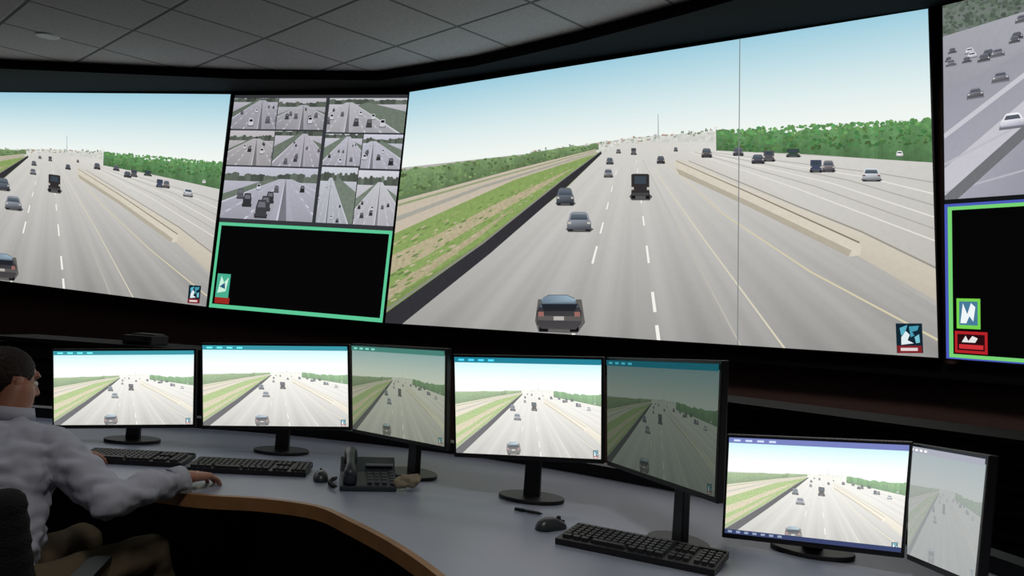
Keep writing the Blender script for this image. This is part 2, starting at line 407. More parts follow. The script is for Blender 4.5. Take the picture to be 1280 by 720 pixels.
def ceiling_mat():
    m = bpy.data.materials.new('acoustic_ceiling_tiles'); m.use_nodes = True
    nt = m.node_tree; b = nt.nodes['Principled BSDF']; b.inputs['Roughness'].default_value = .9
    N = nt.nodes.new; L = nt.links.new
    tc = N('ShaderNodeTexCoord'); sp = N('ShaderNodeSeparateXYZ'); L(tc.outputs['Object'], sp.inputs[0])
    def mth(op, a, bb=None):
        n = N('ShaderNodeMath'); n.operation = op
        for i, q in enumerate((a, bb)):
            if q is None: continue
            if isinstance(q, (int, float)): n.inputs[i].default_value = q
            else: L(q, n.inputs[i])
        return n.outputs[0]
    s = mth('DIVIDE', mth('SUBTRACT', mth('ADD', sp.outputs[0], sp.outputs[1]), 3.71), 1.23)
    t = mth('DIVIDE', mth('SUBTRACT', sp.outputs[0], sp.outputs[1]), 1.23)
    def edge(q):
        f = mth('FRACT', mth('ADD', q, 20.5))
        return mth('ABSOLUTE', mth('SUBTRACT', f, .5))
    d = mth('MINIMUM', edge(s), edge(t))
    mr = N('ShaderNodeMapRange'); mr.inputs[1].default_value = .010; mr.inputs[2].default_value = .022
    L(d, mr.inputs[0])
    nz = N('ShaderNodeTexNoise'); nz.inputs['Scale'].default_value = 45; nz.inputs['Detail'].default_value = 6
    L(tc.outputs['Object'], nz.inputs['Vector'])
    tile = N('ShaderNodeMix'); tile.data_type = 'RGBA'
    tile.inputs[6].default_value = (.42,.40,.42,1); tile.inputs[7].default_value = (.74,.71,.74,1)
    L(nz.outputs['Fac'], tile.inputs[0])
    mx = N('ShaderNodeMix'); mx.data_type = 'RGBA'; mx.inputs[6].default_value = (.18,.18,.19,1)
    L(mr.outputs[0], mx.inputs[0]); L(tile.outputs[2], mx.inputs[7]); L(mx.outputs[2], b.inputs['Base Color'])
    bp = N('ShaderNodeBump'); bp.inputs['Strength'].default_value = .6; bp.inputs['Distance'].default_value = .01
    L(mr.outputs[0], bp.inputs['Height']); L(bp.outputs['Normal'], b.inputs['Normal'])
    return m
mesh_obj('ceiling', [(x,y,H) for x, y in room], [list(range(9))[::-1]], ceiling_mat())

front = [(-8.9,8.75),(-5.7,8.62),(-3.05,8.46),(-1.5,8.2),(-.5,7.55),(.4,6.75),(1.19,5.95),(2.4,4.6),(3.6,2.6)]
back = [(-8.9,10.4),(-5.7,9.7),(-3.4,9.2),(-1.6,8.7),(-.6,8.1),(.4,7.4),(1.4,6.7),(2.95,5.65),(4.4,4.0)]
mb = MB(); n = len(front)
vs = [(x,y,z) for z in (H-.10,H-.003) for x, y in front+back[::-1]]
k = 2*n
mb.add(vs, [list(range(k)), list(range(k,2*k))] + [[i,(i+1)%k,(i+1)%k+k,i+k] for i in range(k)])
mb.obj('soffit', M_SOFF)
mb = MB()
def ledge(mb, pts, z, d, h):
    for (x0,y0,z0),(x1,y1,z1) in zip(pts[:-1], pts[1:]):
        dx, dy = x1-x0, y1-y0; L = math.hypot(dx,dy); nx, ny = dy/L*d, -dx/L*d
        a = []
        for hh in (0,h):
            a += [(x0,y0,z0+z+hh),(x1,y1,z1+z+hh),(x1+nx,y1+ny,z1+z+hh),(x0+nx,y0+ny,z0+z+hh)]
        mb.add(a, [[0,1,2,3],[4,5,6,7],[0,1,5,4],[1,2,6,5],[2,3,7,6],[3,0,4,7]])
ledge(mb, [(-8.2,10.36,1.56),(-3.4,9.28,1.3),(-1.27,8.63,1.25),(3.07,5.65,1.27),(4.4,4.05,1.27)], -.12, .13, .10)
mb.obj('trim_1', M_FRAME)

# ------------------------------------------------------------------ video wall
def slab(quad, thick, grow=0.0):
    BL, BR, TR, TL = [Vector(q) for q in quad]
    n = (BR-BL).cross(TL-BL).normalized(); u = (BR-BL).normalized(); v = (TL-BL).normalized()
    Q = [BL-u*grow-v*grow, BR+u*grow-v*grow, TR+u*grow+v*grow, TL-u*grow+v*grow]
    return [q for q in Q]+[q-n*thick for q in Q], [[0,1,2,3],[7,6,5,4],[0,4,5,1],[1,5,6,2],[2,6,7,3],[3,7,4,0]]

def display(name, quad, cv, aspect):
    quad = flat_quad(quad)
    c = sum((Vector(q) for q in quad), Vector())/4
    e = empty(name, c)
    v, f = slab(quad, .05, .012)
    mesh_obj('frame', v, f, M_FRAME, e)
    cv.build('picture', quad, e, aspect, .0004, .003)
    return e
qL = [(-8.02,10.05,1.565),(-3.44,9.055,1.30),(-3.32,9.055,3.72),(-8.30,10.05,3.76)]
qM = [(-3.40,9.04,1.295),(-1.335,8.41,1.25),(-1.225,8.41,3.675),(-3.28,9.04,3.72)]
qC = [(-1.30,8.385,1.25),(2.95,5.50,1.29),(2.82,5.50,3.745),(-1.19,8.385,3.675)]
qR = [(2.985,5.46,1.29),(4.05,4.18,1.29),(3.98,4.18,3.73),(2.87,5.46,3.73)]
cv = Canvas(TEMPLATE); highway(cv, True, False); display('video_wall_display', qL, cv, 2)
cv = Canvas(TEMPLATE); highway(cv, True, True); display('video_wall_display', qC, cv, 2)

cv = Canvas()
cv.poly([(0,0),(1,0),(1,1),(0,1)], (52,54,58), 0)
tiles = [((.0,.84,.268,.985),1),((.273,.84,.55,.985),2),((.0,.67,.27,.833),3),((.275,.67,.55,.833),4),((.0,.42,.55,.663),5),
         ((.57,.83,1.0,.985),6),((.57,.68,.78,.823),7),((.785,.67,1.0,.823),8),((.57,.42,.775,.672),9),((.78,.42,1.0,.662),10)]
for rect, sd in tiles:
    rr = random.Random(sd*5)
    T = (.98+rr.uniform(-.02,.02),.98,1.02+rr.uniform(-.02,.03))
    mono_view(cv, rect, sd, rr.uniform(.25,.75), rr.uniform(.74,.95), rr.uniform(.9,1.9), 108+sd*2, 164+sd*3, 11 if sd in (5,6) else 8, True, T)
bd = (92,196,148)
cv.poly([(0,0),(1,0),(1,.40),(0,.40)], bd, 2)
cv.poly([(.016,.018),(.984,.018),(.984,.385),(.016,.385)], (6,6,7), 3)
cv.poly([(.03,.05),(.11,.05),(.11,.16),(.03,.16)], (70,170,140), 4)
cv.poly([(.04,.07),(.055,.15),(.075,.12),(.1,.145),(.09,.08)], (200,235,215), 5)
cv.poly([(.05,.10),(.08,.12),(.085,.09)], (40,90,120), 6)
cv.poly([(.03,.022),(.12,.022),(.12,.05),(.03,.05)], (150,40,32), 6)
display('video_wall_display', qM, cv, 1)

# right hand stack: one enlarged hazy camera over a black message area
cv = Canvas()
cv.poly([(0,0),(1,0),(1,1),(0,1)], (20,22,24), 0)
for half in (0,1):
    c = cv.sub((.002+.5*half,.445,.497+.5*half,1))
    rr = random.Random(11+half)
    c.poly([(0,0),(1,0),(1,1),(0,1)], [(150,150,160),(142,142,152),(104,112,106),(110,118,112)], 1, .04)
    for i in range(420):
        x = rr.uniform(0,1); y = rr.uniform(.84,1.0); q = rr.uniform(.008,.024); kk = rr.uniform(76,112)
        c.poly([(x+q*cos(a*pi/4),y+q*.6*sin(a*pi/4)) for a in range(8)], (kk*.95,kk*1.08,kk*.96), 2+rr.random()*.9, .08)
    c.poly([(0,.50),(1,.76),(1,.90),(0,.84)], [(150,150,160),(156,156,166),(168,168,176),(160,160,168)], 3, .04)
    c.poly([(0,0),(0,.55),(1,.78),(1,0)], [(166,166,178),(152,152,164),(152,152,162),(132,132,144)], 3.2, .03)
    for off, wd, cc in ((-.02,.026,(196,196,204)),(.10,.012,(184,184,194)),(.22,.010,(178,178,188))):
        c.line([(0,.30-off*1.2),(1,.70-off*2.4)], [wd,wd], cc, 4.4, .02)
    c.poly([(0,.02),(.0,.16),(1,.66),(1,.56)], (194,192,200), 4.2, .03)
    c.poly([(0,0),(0,.02),(1,.56),(1,.50),(.1,0)], (110,112,116), 4.6, .05)
    def soft_car(x, y, w, kk, lay):
        d = (kk*.72,kk*.72,kk*.78); b = (kk,kk,kk*1.06); lt = (min(235,kk*1.2+16),)*2+(min(240,kk*1.25+20),)
        c.poly([(x-w*1.1,y-w*.14),(x+w*1.1,y-w*.14),(x+w,y+w*.16),(x-w,y+w*.16)], (112,112,120), lay)
        c.poly([(x-w*.96,y),(x+w*.96,y),(x+w,y+w*.14),(x+w*.97,y+w*.34),(x+w*.80,y+w*.42),(x-w*.80,y+w*.42),(x-w*.97,y+w*.34),(x-w,y+w*.14)], [d,d,b,b,lt,lt,b,b], lay+.1)
        c.poly([(x-w*.82,y+w*.38),(x+w*.82,y+w*.38),(x+w*.62,y+w*.66),(x+w*.44,y+w*.76),(x-w*.44,y+w*.76),(x-w*.62,y+w*.66)], lt, lay+.2)
        c.poly([(x-w*.68,y+w*.40),(x+w*.68,y+w*.40),(x+w*.5,y+w*.64),(x-w*.5,y+w*.64)], (86,90,100), lay+.3)
        for sx in (-.78,.78): c.poly([(x+w*(sx-.12),y+w*.22),(x+w*(sx+.12),y+w*.22),(x+w*(sx+.12),y+w*.32),(x+w*(sx-.12),y+w*.32)], (210,208,206), lay+.3)
    cars = [(rr.uniform(-.02,1), rr.uniform(-.02,.13), rr.uniform(.026,.05), rr.choice([74,84,100,92,110,196])) for _ in range(22)]
    cars.sort(key=lambda q: -q[1])
    for i, (x, yy, w, kk) in enumerate(cars): soft_car(x, .62+x*.16+yy, w, kk, 5+i*.6)
    for i, (x, y, w, kk) in enumerate(((.90,.60,.06,96),(.42,.56,.06,110),(.72,.47,.10,214),(.50,.33,.085,206),(.24,.50,.06,100))): soft_car(x, y, w, kk, 19+i*.5)
cv.poly([(0,0),(1,0),(1,.432),(0,.432)], (74,90,180), 2)
cv.poly([(.012,.004),(.994,.004),(.994,.424),(.012,.424)], (116,206,112), 3)
cv.poly([(.028,.014),(.984,.014),(.984,.414),(.028,.414)], (5,5,6), 4)
cv.poly([(.042,.085),(.130,.085),(.130,.168),(.042,.168)], (116,206,76), 5)
cv.poly([(.052,.095),(.120,.095),(.120,.160),(.052,.160)], (70,120,150), 6)
cv.poly([(.056,.10),(.066,.155),(.082,.125),(.096,.156),(.112,.145),(.104,.105),(.09,.12),(.078,.1)], (236,242,244), 7)
cv.poly([(.034,.018),(.155,.018),(.155,.078),(.034,.078)], (176,34,40), 5)
cv.poly([(.044,.026),(.145,.026),(.145,.070),(.044,.070)], (40,12,16), 6)
cv.poly([(.05,.030),(.14,.030),(.14,.042),(.05,.042)], (200,50,54), 7)
cv.poly([(.06,.048),(.075,.066),(.085,.052),(.10,.066),(.12,.06),(.11,.048)], (226,226,226), 7)
display('video_wall_display', qR, cv, 1)

# ------------------------------------------------------------------ operator desk
def smooth_line(P, n=6):
    out = []
    for i in range(len(P)-1):
        p0 = Vector(P[max(i-1,0)]); p1 = Vector(P[i]); p2 = Vector(P[i+1]); p3 = Vector(P[min(i+2,len(P)-1)])
        for k in range(n):
            t = k/n
            out.append(.5*((2*p1)+(-p0+p2)*t+(2*p0-5*p1+4*p2-p3)*t*t+(-p0+3*p1-3*p2+p3)*t**3))
    out.append(Vector(P[-1])); return out
fe = smooth_line([(-3.2,2.98),(-2.4,2.96),(-1.51,2.89),(-1.2,2.74),(-.99,2.68),(-.78,2.68),(-.58,2.62),(-.44,2.47),(-.27,2.25),(-.12,2.0),(.05,1.65),(.2,1.3),(.3,1.0)])
be = smooth_line([(1.75,1.0),(1.62,1.9),(1.4,2.6),(1.05,3.0),(.6,3.35),(0,3.72),(-.8,4.0),(-1.5,4.1),(-3.2,4.15)])
desk = empty('operator_desk', (-.5,3,0))
mb = MB(); mb.prism([tuple(p) for p in fe]+[tuple(p) for p in be], .715, .75, 0); mb.obj('top', M_DESK, desk)
def offset(P, d):
    out = []
    for i, p in enumerate(P):
        t = (P[min(i+1,len(P)-1)]-P[max(i-1,0)]).normalized()
        out.append(p+Vector((-t.y,t.x))*d)
    return out
fo = offset(fe, -.022)
mb = MB(); N_ = len(fe)
vs = [(p.x,p.y,z) for z in (.708,.7505) for p in fe+fo]
fs = []
for i in range(N_-1):
    a, b_, c_, d_ = i, i+1, N_+i+1, N_+i; o = 2*N_
    fs += [[a,b_,c_,d_],[a+o,b_+o,c_+o,d_+o],[d_,c_,c_+o,d_+o],[a,b_,b_+o,a+o]]
mb.add(vs, fs); mb.obj('wood_edge', M_WOOD, desk)
fi = offset(fe, .45)
mb = MB(); vs = [(p.x,p.y,z) for z in (0.0,.713) for p in fi];
mb.add(vs, [[i,i+1,i+1+N_,i+N_] for i in range(N_-1)])
bi = offset(be, .05); Nb = len(be)
mb.add([(p.x,p.y,z) for z in (0.0,.713) for p in bi], [[i,i+1,i+1+Nb,i+Nb] for i in range(Nb-1)])
mb.obj('modesty_panel', M_BLACK, desk)
mb = MB(); bo = offset(be, .02); bq = offset(be, .10)
vs = [(p.x,p.y,z) for z in (.7505,.80) for p in bo+bq]; o = 2*Nb; fs = []
for i in range(Nb-1):
    a, b_, c_, d_ = i, i+1, Nb+i+1, Nb+i
    fs += [[a,b_,c_,d_],[a+o,b_+o,c_+o,d_+o],[d_,c_,c_+o,d_+o],[a,b_,b_+o,a+o]]
mb.add(vs, fs); mb.obj('rear_rail', M_DARKM, desk)

# ------------------------------------------------------------------ monitors
def wash(w, tint=(1,1,1), gain=1.0, con=1.0):
    def f(c):
        c = [min(255, 128+(x-128)*con) for x in c]
        return tuple(min(252,((x+(255-x)*w)*t*gain)) for x, t in zip(c, tint))
    return f
def monitor(TL, TR, BR, BL, tint, bar, taskbar=None):
    quad = flat_quad([BL, BR, TR, TL]); BL, BR, TR, TL = quad
    n = (BR-BL).cross(TL-BL).normalized(); u = (BR-BL).normalized(); v = (TL-BL).normalized()
    c = (BL+BR)/2
    e = empty('computer_monitor', (c.x-n.x*.05, c.y-n.y*.05, .75))
    vv, ff = slab(quad, .022, 0)
    mb = MB(); mb.add(vv, ff, 0)
    w = (BR-BL).length; h = (TL-BL).length; ctr = (BL+BR+TR+TL)/4
    M = Matrix.Translation(ctr-n*.035) @ Matrix((u, v, n)).transposed().to_4x4()
    mb.box((0,0,0), (w*.62,h*.6,.03), 0, M)
    mb.obj('housing', M_BLACK, e, bevel=.003)
    bz = .009
    Q = [BL+u*bz+v*.016, BR-u*bz+v*.016, TR-u*bz-v*bz, TL+u*bz-v*bz]
    cv = Canvas(TEMPLATE, tint, (0,.0,1,.955)); highway(cv, False)
    b = cv.sub((0,0,1,1)); b.tint = lambda q: q
    b.poly([(0,.945),(1,.945),(1,1),(0,1)], bar, 20, 0, raw=True)
    for k in range(4): b.poly([(.03+k*.07,.962),(.07+k*.07,.962),(.07+k*.07,.982),(.03+k*.07,.982)], tuple(min(255,x*1.5+30) for x in bar), 21, raw=True)
    if taskbar: b.poly([(0,0),(1,0),(1,.045),(0,.045)], taskbar, 20, raw=True)
    if taskbar:
        for k in range(7): b.poly([(.02+k*.05,.012),(.045+k*.05,.012),(.045+k*.05,.034),(.02+k*.05,.034)], (150,165,190), 21, raw=True)
    cv.build('screen', Q, e, 1.78, .00012, .0012)
    base = Vector((c.x, c.y, .75)) - Vector((n.x, n.y, 0)).normalized()*.09
    mid = ctr - n*.05
    mb = MB()
    fz = Vector((n.x, n.y, 0)).normalized(); fx = Vector((u.x, u.y, 0)).normalized()
    R = Matrix((fx, -fz, Vector((0,0,1)))).transposed().to_4x4()
    Mb = Matrix.Translation(base) @ R
    ell = [(.12*cos(a), .085*sin(a)) for a in [2*pi*q/28 for q in range(28)]]
    mb.prism(ell, .001, .014, 0, Mb)
    mb.box((0,.005,.012+(mid.z-.75)/2), (.06,.025,mid.z-.75), 0, Mb, .85)
    mb.tube([base+Vector((0,0,mid.z-.75-.02)), mid-Vector((0,0,.02))], .022, 0)
    mb.obj('stand', M_BLACK, e, bevel=.003)
    return e
W = wash(.40, (1,1,.99), 1.02, 1.35)
WM = wash(.30, (.97,1.0,.93), .74, 1.05)
WD = wash(.20, (.93,1.0,.94), .50, .85)
WV = wash(.72, (.98,1,1), .76, .9)
monitor((-1.96,3.45,1.14),(-1.34,3.45,1.18),(-1.32,3.45,.84),(-1.93,3.45,.80), W, (60,150,165))
monitor((-1.315,3.43,1.205),(-.67,3.38,1.24),(-.64,3.38,.88),(-1.285,3.43,.84), W, (60,150,165))
monitor((-.66,3.36,1.245),(-.22,2.87,1.27),(-.20,2.87,.905),(-.63,3.36,.875), WM, (70,125,115))
monitor((-.20,2.88,1.25),(.325,2.72,1.28),(.345,2.72,.92),(-.17,2.88,.885), W, (36,128,150))
monitor((.333,2.70,1.28),(.54,2.04,1.32),(.55,2.04,.957),(.353,2.70,.92), WD, (24,84,96))
monitor((.68,2.45,1.08),(1.13,2.22,1.12),(1.12,2.22,.80),(.68,2.45,.768), W, (120,130,190), taskbar=(60,70,110))
monitor((1.152,2.25,1.11),(1.06,1.78,1.16),(1.06,1.78,.86),(1.142,2.25,.79), WV, (170,172,185))

# ------------------------------------------------------------------ keyboards, mice, phone
def keyboard(cx, cy, ang, w=.44, d=.155):
    M = Matrix.Translation((cx,cy,.7505)) @ Matrix.Rotation(ang, 4, 'Z') @ Matrix.Rotation(math.radians(3.5), 4, 'X')
    M = Matrix.Translation((0,0,d/2*sin(math.radians(3.5)))) @ M
    mb = MB()
    mb.box((0,0,.009), (w,d,.018), 0, M)
    mb.box((0,d/2-.012,.02), (w*.98,.012,.004), 0, M)
    x0 = -w/2+.012; mainw = w*.66; kw = mainw/15
    for r_ in range(6):
        y = d/2-.028-r_*.0215
        if r_ < 5:
            for k in range(15):
                mb.box((x0+kw*(k+.5), y, .022), (kw*.86,.0175,.009), 1, M, .8)
        else:
            xs = [(0,1.4),(1.5,1.2),(2.8,1.2),(4.1,5.6),(9.8,1.2),(11.1,1.2),(12.4,1.1),(13.6,1.3)]
            for a, ww in xs: mb.box((x0+kw*(a+ww/2), y, .022), (kw*ww*.94,.0175,.009), 1, M, .88)
        for k in range(3):
            if r_ in (3,): continue
            mb.box((x0+mainw+.010+kw*(k+.5), y, .022), (kw*.86,.0175,.009), 1, M, .8)
        for k in range(4):
            if r_ == 0: continue
            xx = x0+mainw+.02+kw*(3+k+.5)
            if xx < w/2-.008: mb.box((xx, y, .022), (kw*.86,.0175,.009), 1, M, .8)
    return mb.obj('computer_keyboard', [M_KBASE, M_KEY])
keyboard(-.955,3.085,math.radians(4))
keyboard(-1.415,3.13,math.radians(2), .40)
keyboard(.41,2.30,math.radians(-28), .46, .165)

def mouse(cx, cy, ang, mat):
    mb = MB(); L = .056; Wd = .031; Hh = .036; nr, ns = 9, 24
    M = Matrix.Translation((cx,cy,.751)) @ Matrix.Rotation(ang, 4, 'Z')
    vs = []
    for i in range(nr):
        t = i/(nr-1)*pi/2
        for k in range(ns):
            a = 2*pi*k/ns
            x = cos(t)*Wd*math.copysign(abs(cos(a))**.8, cos(a)); y = cos(t)*L*math.copysign(abs(sin(a))**.85, sin(a))
            z = sin(t)*Hh*(1-.22*(y/L))
            vs.append(M @ Vector((x*(1-.12*(1-abs(y/L))),y,z)))
    fs = [[i*ns+k,i*ns+(k+1)%ns,(i+1)*ns+(k+1)%ns,(i+1)*ns+k] for i in range(nr-1) for k in range(ns)]
    fs.append(list(range(ns))[::-1])
    mb.add(vs, fs, 0)
    mb.tube([M @ Vector((-.004,.028,.030)), M @ Vector((.004,.028,.030))], .007, 1)
    mb.box((0,.03,.0305), (.0012,.034,.006), 1, M @ Matrix.Rotation(-.25,4,'X'))
    return mb.obj('computer_mouse', [mat, M_FRAME], smooth=True)
M_MOUSE = principled('mouse_dark_grey', (52,54,58), .35)
mouse(-.668,3.0,math.radians(15), M_MOUSE)
mouse(.165,2.50,math.radians(-55), M_MOUSE)

tel = empty('desk_telephone', (-.49,2.95,.75))
M = Matrix.Translation((-.485,2.95,.7505)) @ Matrix.Rotation(math.radians(12),4,'Z')
M_TEL = principled('telephone_dark_grey', (48,52,60), .4)
M_TKEY = principled('telephone_keys_grey', (96,100,106), .5)
mb = MB()
prof = [(-.10,0),(-.10,.018),(.02,.045),(.10,.085),(.105,.085),(.105,0)]
w = .10
vs = [M @ Vector((sx*w,y,z)) for sx in (-1,1) for y, z in prof]; q = len(prof)
mb.add(vs, [list(range(q)), list(range(q,2*q))[::-1]] + [[i,(i+1)%q,(i+1)%q+q,i+q] for i in range(q)])
mb.obj('body', M_TEL, tel, bevel=.004)
mb = MB()
for i in range(3):
    for j in range(4):
        y = -.075+j*.024; mb.box((.005+i*.026, y, .0205+(y+.10)*.23+.003), (.018,.014,.006), 0, M)
for j in range(5): mb.box((.084, -.08+j*.022, .021+(.02+j*.022)*.23+.002), (.014,.012,.005), 0, M)
mb.box((.042,.055,.066), (.10,.05,.004), 0, M)
mb.obj('keypad', M_TKEY, tel)
mb = MB()
mb.tube([M @ Vector(p) for p in [(-.065,-.10,.045),(-.065,-.075,.062),(-.065,-.03,.080),(-.065,.03,.098),(-.065,.075,.104),(-.065,.10,.098)]], [.022,.024,.016,.016,.024,.022], 0, 14)
mb.tube([M @ Vector((-.065,-.08,.025)), M @ Vector((-.065,-.08,.062))], [.024,.026], 0, 14)
mb.tube([M @ Vector((-.065,.075,.06)), M @ Vector((-.065,.075,.10))], [.024,.026], 0, 14)
mb.obj('handset', M_TEL, tel, smooth=True)
mb = MB(); pts = []
for k in range(60):
    t = k/59; pts.append(M @ Vector((-.115-.02*sin(t*pi)+.006*cos(k*1.3),-.09+.15*t,.012+.006*sin(k*1.3))))
mb.tube(pts, .003, 0, 6); mb.obj('coiled_cord', M_BLACK, tel, smooth=True)

def blob_mesh(parts):
    bm = bmesh.new()
    for p in parts:
        if p[0] == 'e':
            _, c, r, *rot = p
            R = rot[0].to_4x4() if rot else Matrix.Identity(4)
            mat = Matrix.Translation(c) @ R @ Matrix.Diagonal((r[0],r[1],r[2],1))
            bmesh.ops.create_icosphere(bm, subdivisions=3, radius=1, matrix=mat)
        else:
            _, a, ra, b, rb = p; a = Vector(a); b = Vector(b)
            n = max(2, int((b-a).length/(min(ra,rb)*.25))+1)
            for k in range(n+1):
                t = k/n
                bmesh.ops.create_icosphere(bm, subdivisions=2, radius=ra+(rb-ra)*t, matrix=Matrix.Translation(a.lerp(b,t)))
    return bm
def blob(name, parts, voxel, smooth_it, mats, parent=None, label=None, disp=None, M=None):
    bm = blob_mesh(parts); me = bpy.data.meshes.new(name); bm.to_mesh(me); bm.free()
    tmp = bpy.data.objects.new(name+'_tmp', me); COL.objects.link(tmp)
    r = tmp.modifiers.new('r','REMESH'); r.mode = 'VOXEL'; r.voxel_size = voxel; r.use_smooth_shade = True
    if smooth_it:
        s = tmp.modifiers.new('s','SMOOTH'); s.factor = .5; s.iterations = smooth_it
    dg = bpy.context.evaluated_depsgraph_get(); dg.update()
    ev = bpy.data.meshes.new_from_object(tmp.evaluated_get(dg))
    bpy.data.objects.remove(tmp)
    ev.name = name
    ob = bpy.data.objects.new(name, ev); COL.objects.link(ob)
    ev.materials.clear()
    for m in mats: ev.materials.append(m)
    if label:
        for p in ev.polygons: p.material_index = label(p.center)
    if disp:
        nn = [v.normal.copy() for v in ev.vertices]
        for v, nv in zip(ev.vertices, nn): v.co = v.co + nv*disp(v.co)
    if M:
        ev.transform(M)
    for p in ev.polygons: p.use_smooth = True
    if parent: attach(ob, parent)
    return ob
M_TIS = principled('tissue_beige', (150,138,116), .9, var=.1)
rr = random.Random(4)
parts = [('e', Vector((-.335+rr.uniform(-.03,.03),2.905+rr.uniform(-.02,.02),.778+rr.uniform(-.004,.02))), (rr.uniform(.015,.03),rr.uniform(.012,.025),rr.uniform(.012,.021))) for _ in range(9)]
blob('crumpled_tissue', parts, .004, 1, [M_TIS], disp=lambda c: .005*noise.noise(c*60))
mb = MB(); mb.tube([(.06,2.70,.757),(.135,2.66,.757),(.145,2.655,.757)], [.005,.005,.001], 0, 10); mb.tube([(.055,2.703,.757),(.085,2.687,.757)], .0058, 1, 10)
mb.obj('ballpoint_pen', [M_BLACK, M_DARKM], smooth=True)

# ------------------------------------------------------------------ low equipment cabinets behind the desk
def cabinet(name, p0, p1, depth, ztop, slats=4):
    p0 = Vector((*p0,0)); p1 = Vector((*p1,0)); u = (p1-p0).normalized(); L = (p1-p0).length
    v = Vector((-u.y,u.x,0)); M = Matrix.Translation(p0) @ Matrix((u,v,Vector((0,0,1)))).transposed().to_4x4()
    mb = MB()
    mb.box((L/2,depth/2,ztop/2-.02), (L,depth,ztop-.04), 0, M)
    mb.box((L/2,depth/2,ztop-.015), (L+.04,depth+.06,.03), 1, M)
    nb = int(L/.6)
    for i in range(nb+1): mb.box((L*i/nb,-.008,ztop/2), (.03,.02,ztop-.08), 1, M)
    for k in range(slats): mb.box((L/2,-.02,ztop-.12-k*.11), (L,.02,.022), 1, M)
    return mb.obj(name, [M_BLACK, principled(name+'_trim', (18,16,18), .75, spec=.25)])
cabinet('equipment_cabinet', (.95,5.0), (2.75,3.25), .4, .98)
cabinet('equipment_cabinet', (-3.6,5.6), (-1.6,5.3), .4, 1.05)
mb = MB(); M = Matrix.Translation((-2.55,5.64,1.051)) @ Matrix.Rotation(-.15,4,'Z')
mb.box((0,0,.03), (.22,.2,.06), 0, M); mb.box((0,.03,.066), (.18,.13,.012), 0, M, .9); mb.box((0,-.11,.02), (.17,.04,.006), 1, M); mb.box((.07,-.101,.042), (.04,.004,.012), 1, M)
mb.obj('office_printer', [principled('printer_grey', (52,54,56), .6), M_DARKM], bevel=.006)

# ------------------------------------------------------------------ seated operator
M_SHIRT = principled('shirt_pale_grey', (176,178,192), .85, var=.06, scale=12, bump=.35, bscale=14)
M_TROU = principled('trousers_khaki', (92,80,60), .9, var=.12, bump=.3, bscale=20)
M_SKIN = principled('skin', (164,112,92), .5, var=.06, scale=20)
M_HAIR = principled('hair_dark_brown', (22,15,13), .65, rgb2=(46,32,27), scale=60, bump=.5, bscale=190, spec=.3)
M_SHOE = principled('shoe_black', (20,18,18), .4)
man = empty('seated_operator', (-1.45,2.35,0))
F = Vector((.25,.97,0)).normalized(); R = Vector((.97,-.25,0)).normalized(); U = Vector((0,0,1))
pel = Vector((-1.46,2.28,.52)); chest = Vector((-1.525,2.47,.80)); neck = Vector((-1.585,2.58,.955))
RS = Vector((-1.405,2.53,.895)); LS = Vector((-1.765,2.64,.895))
RE = Vector((-1.17,2.43,.775)); LE = Vector((-1.90,2.78,.765))
RW = Vector((-1.065,2.66,.795)); LW = Vector((-1.66,2.96,.795))
RH = pel+R*.095+Vector((0,0,-.02)); LH = pel-R*.095+Vector((0,0,-.02))
RK = Vector((-1.16,2.72,.535)); LK = Vector((-1.42,2.78,.535))
RA = Vector((-1.10,2.86,.10)); LA = Vector((-1.38,2.92,.10))
rot = Matrix((R,F,U)).transposed()
lean = rot @ Matrix.Rotation(-.55,3,'X')
parts = [
 ('e', pel, (.165,.125,.12), rot), ('e', pel.lerp(chest,.45), (.155,.118,.17), lean), ('e', chest, (.165,.115,.17), lean),
 ('e', chest.lerp(neck,.5), (.175,.095,.11), lean),
 ('c', neck-U*.04, .075, neck+F*.01+U*.03, .056), ('c', neck+U*.03, .056, neck+F*.025+U*.10, .054),
 ('c', neck-U*.045, .06, RS, .068), ('c', neck-U*.045, .06, LS, .068),
 ('c', RS, .068, RE, .054), ('c', RE, .053, RW, .038), ('c', LS, .068, LE, .054), ('c', LE, .053, LW, .038),
 ('c', RW, .030, RW+(RW-RE).normalized()*.03, .026), ('c', LW, .030, LW+(LW-LE).normalized()*.03, .026),
 ('c', RH, .095, RK, .066), ('c', LH, .095, LK, .066), ('c', RK, .064, RA, .046), ('c', LK, .064, LA, .046)]
for A in (RA, LA):
    parts += [('c', A-U*.05, .045, A+F*.14-U*.065, .032), ('c', A, .045, A-U*.05, .045)]
def seg_d(p, a, b):
    t = max(0, min(1, (p-a).dot(b-a)/(b-a).length_squared)); return (p-(a+(b-a)*t)).length
SEGS = [(0,pel+U*.06,chest,.13),(0,chest,neck-U*.05,.1),(0,neck,RS,.06),(0,neck,LS,.06),(0,RS,RE,.06),(0,LS,LE,.06),(0,RE,RW,.05),(0,LE,LW,.05),
            (2,RW+(RW-RE).normalized()*.012,RW+(RW-RE).normalized()*.06,.03),(2,LW+(LW-LE).normalized()*.012,LW+(LW-LE).normalized()*.06,.03),
            (2,neck+U*.055,neck+F*.02+U*.13,.05),(1,RH,RK,.08),(1,LH,LK,.08),(1,RK,RA+U*.04,.055),(1,LK,LA+U*.04,.055),(1,pel-U*.05,pel-U*.01,.14),
            (3,RA-U*.03,RA+F*.14-U*.07,.05),(3,LA-U*.03,LA+F*.14-U*.07,.05)]
def lab(p):
    return min(SEGS, key=lambda s: seg_d(p, s[1], s[2])-s[3])[0]
def folds(c):
    k = lab(c)
    if k == 0:
        q = Vector((c.x*11+c.z*6, c.y*11, c.z*26))
        return .022*(abs(noise.noise(q))-.2)+.009*noise.noise(c*30)+.006
    if k == 1: return .007*noise.noise(c*16)
    return 0
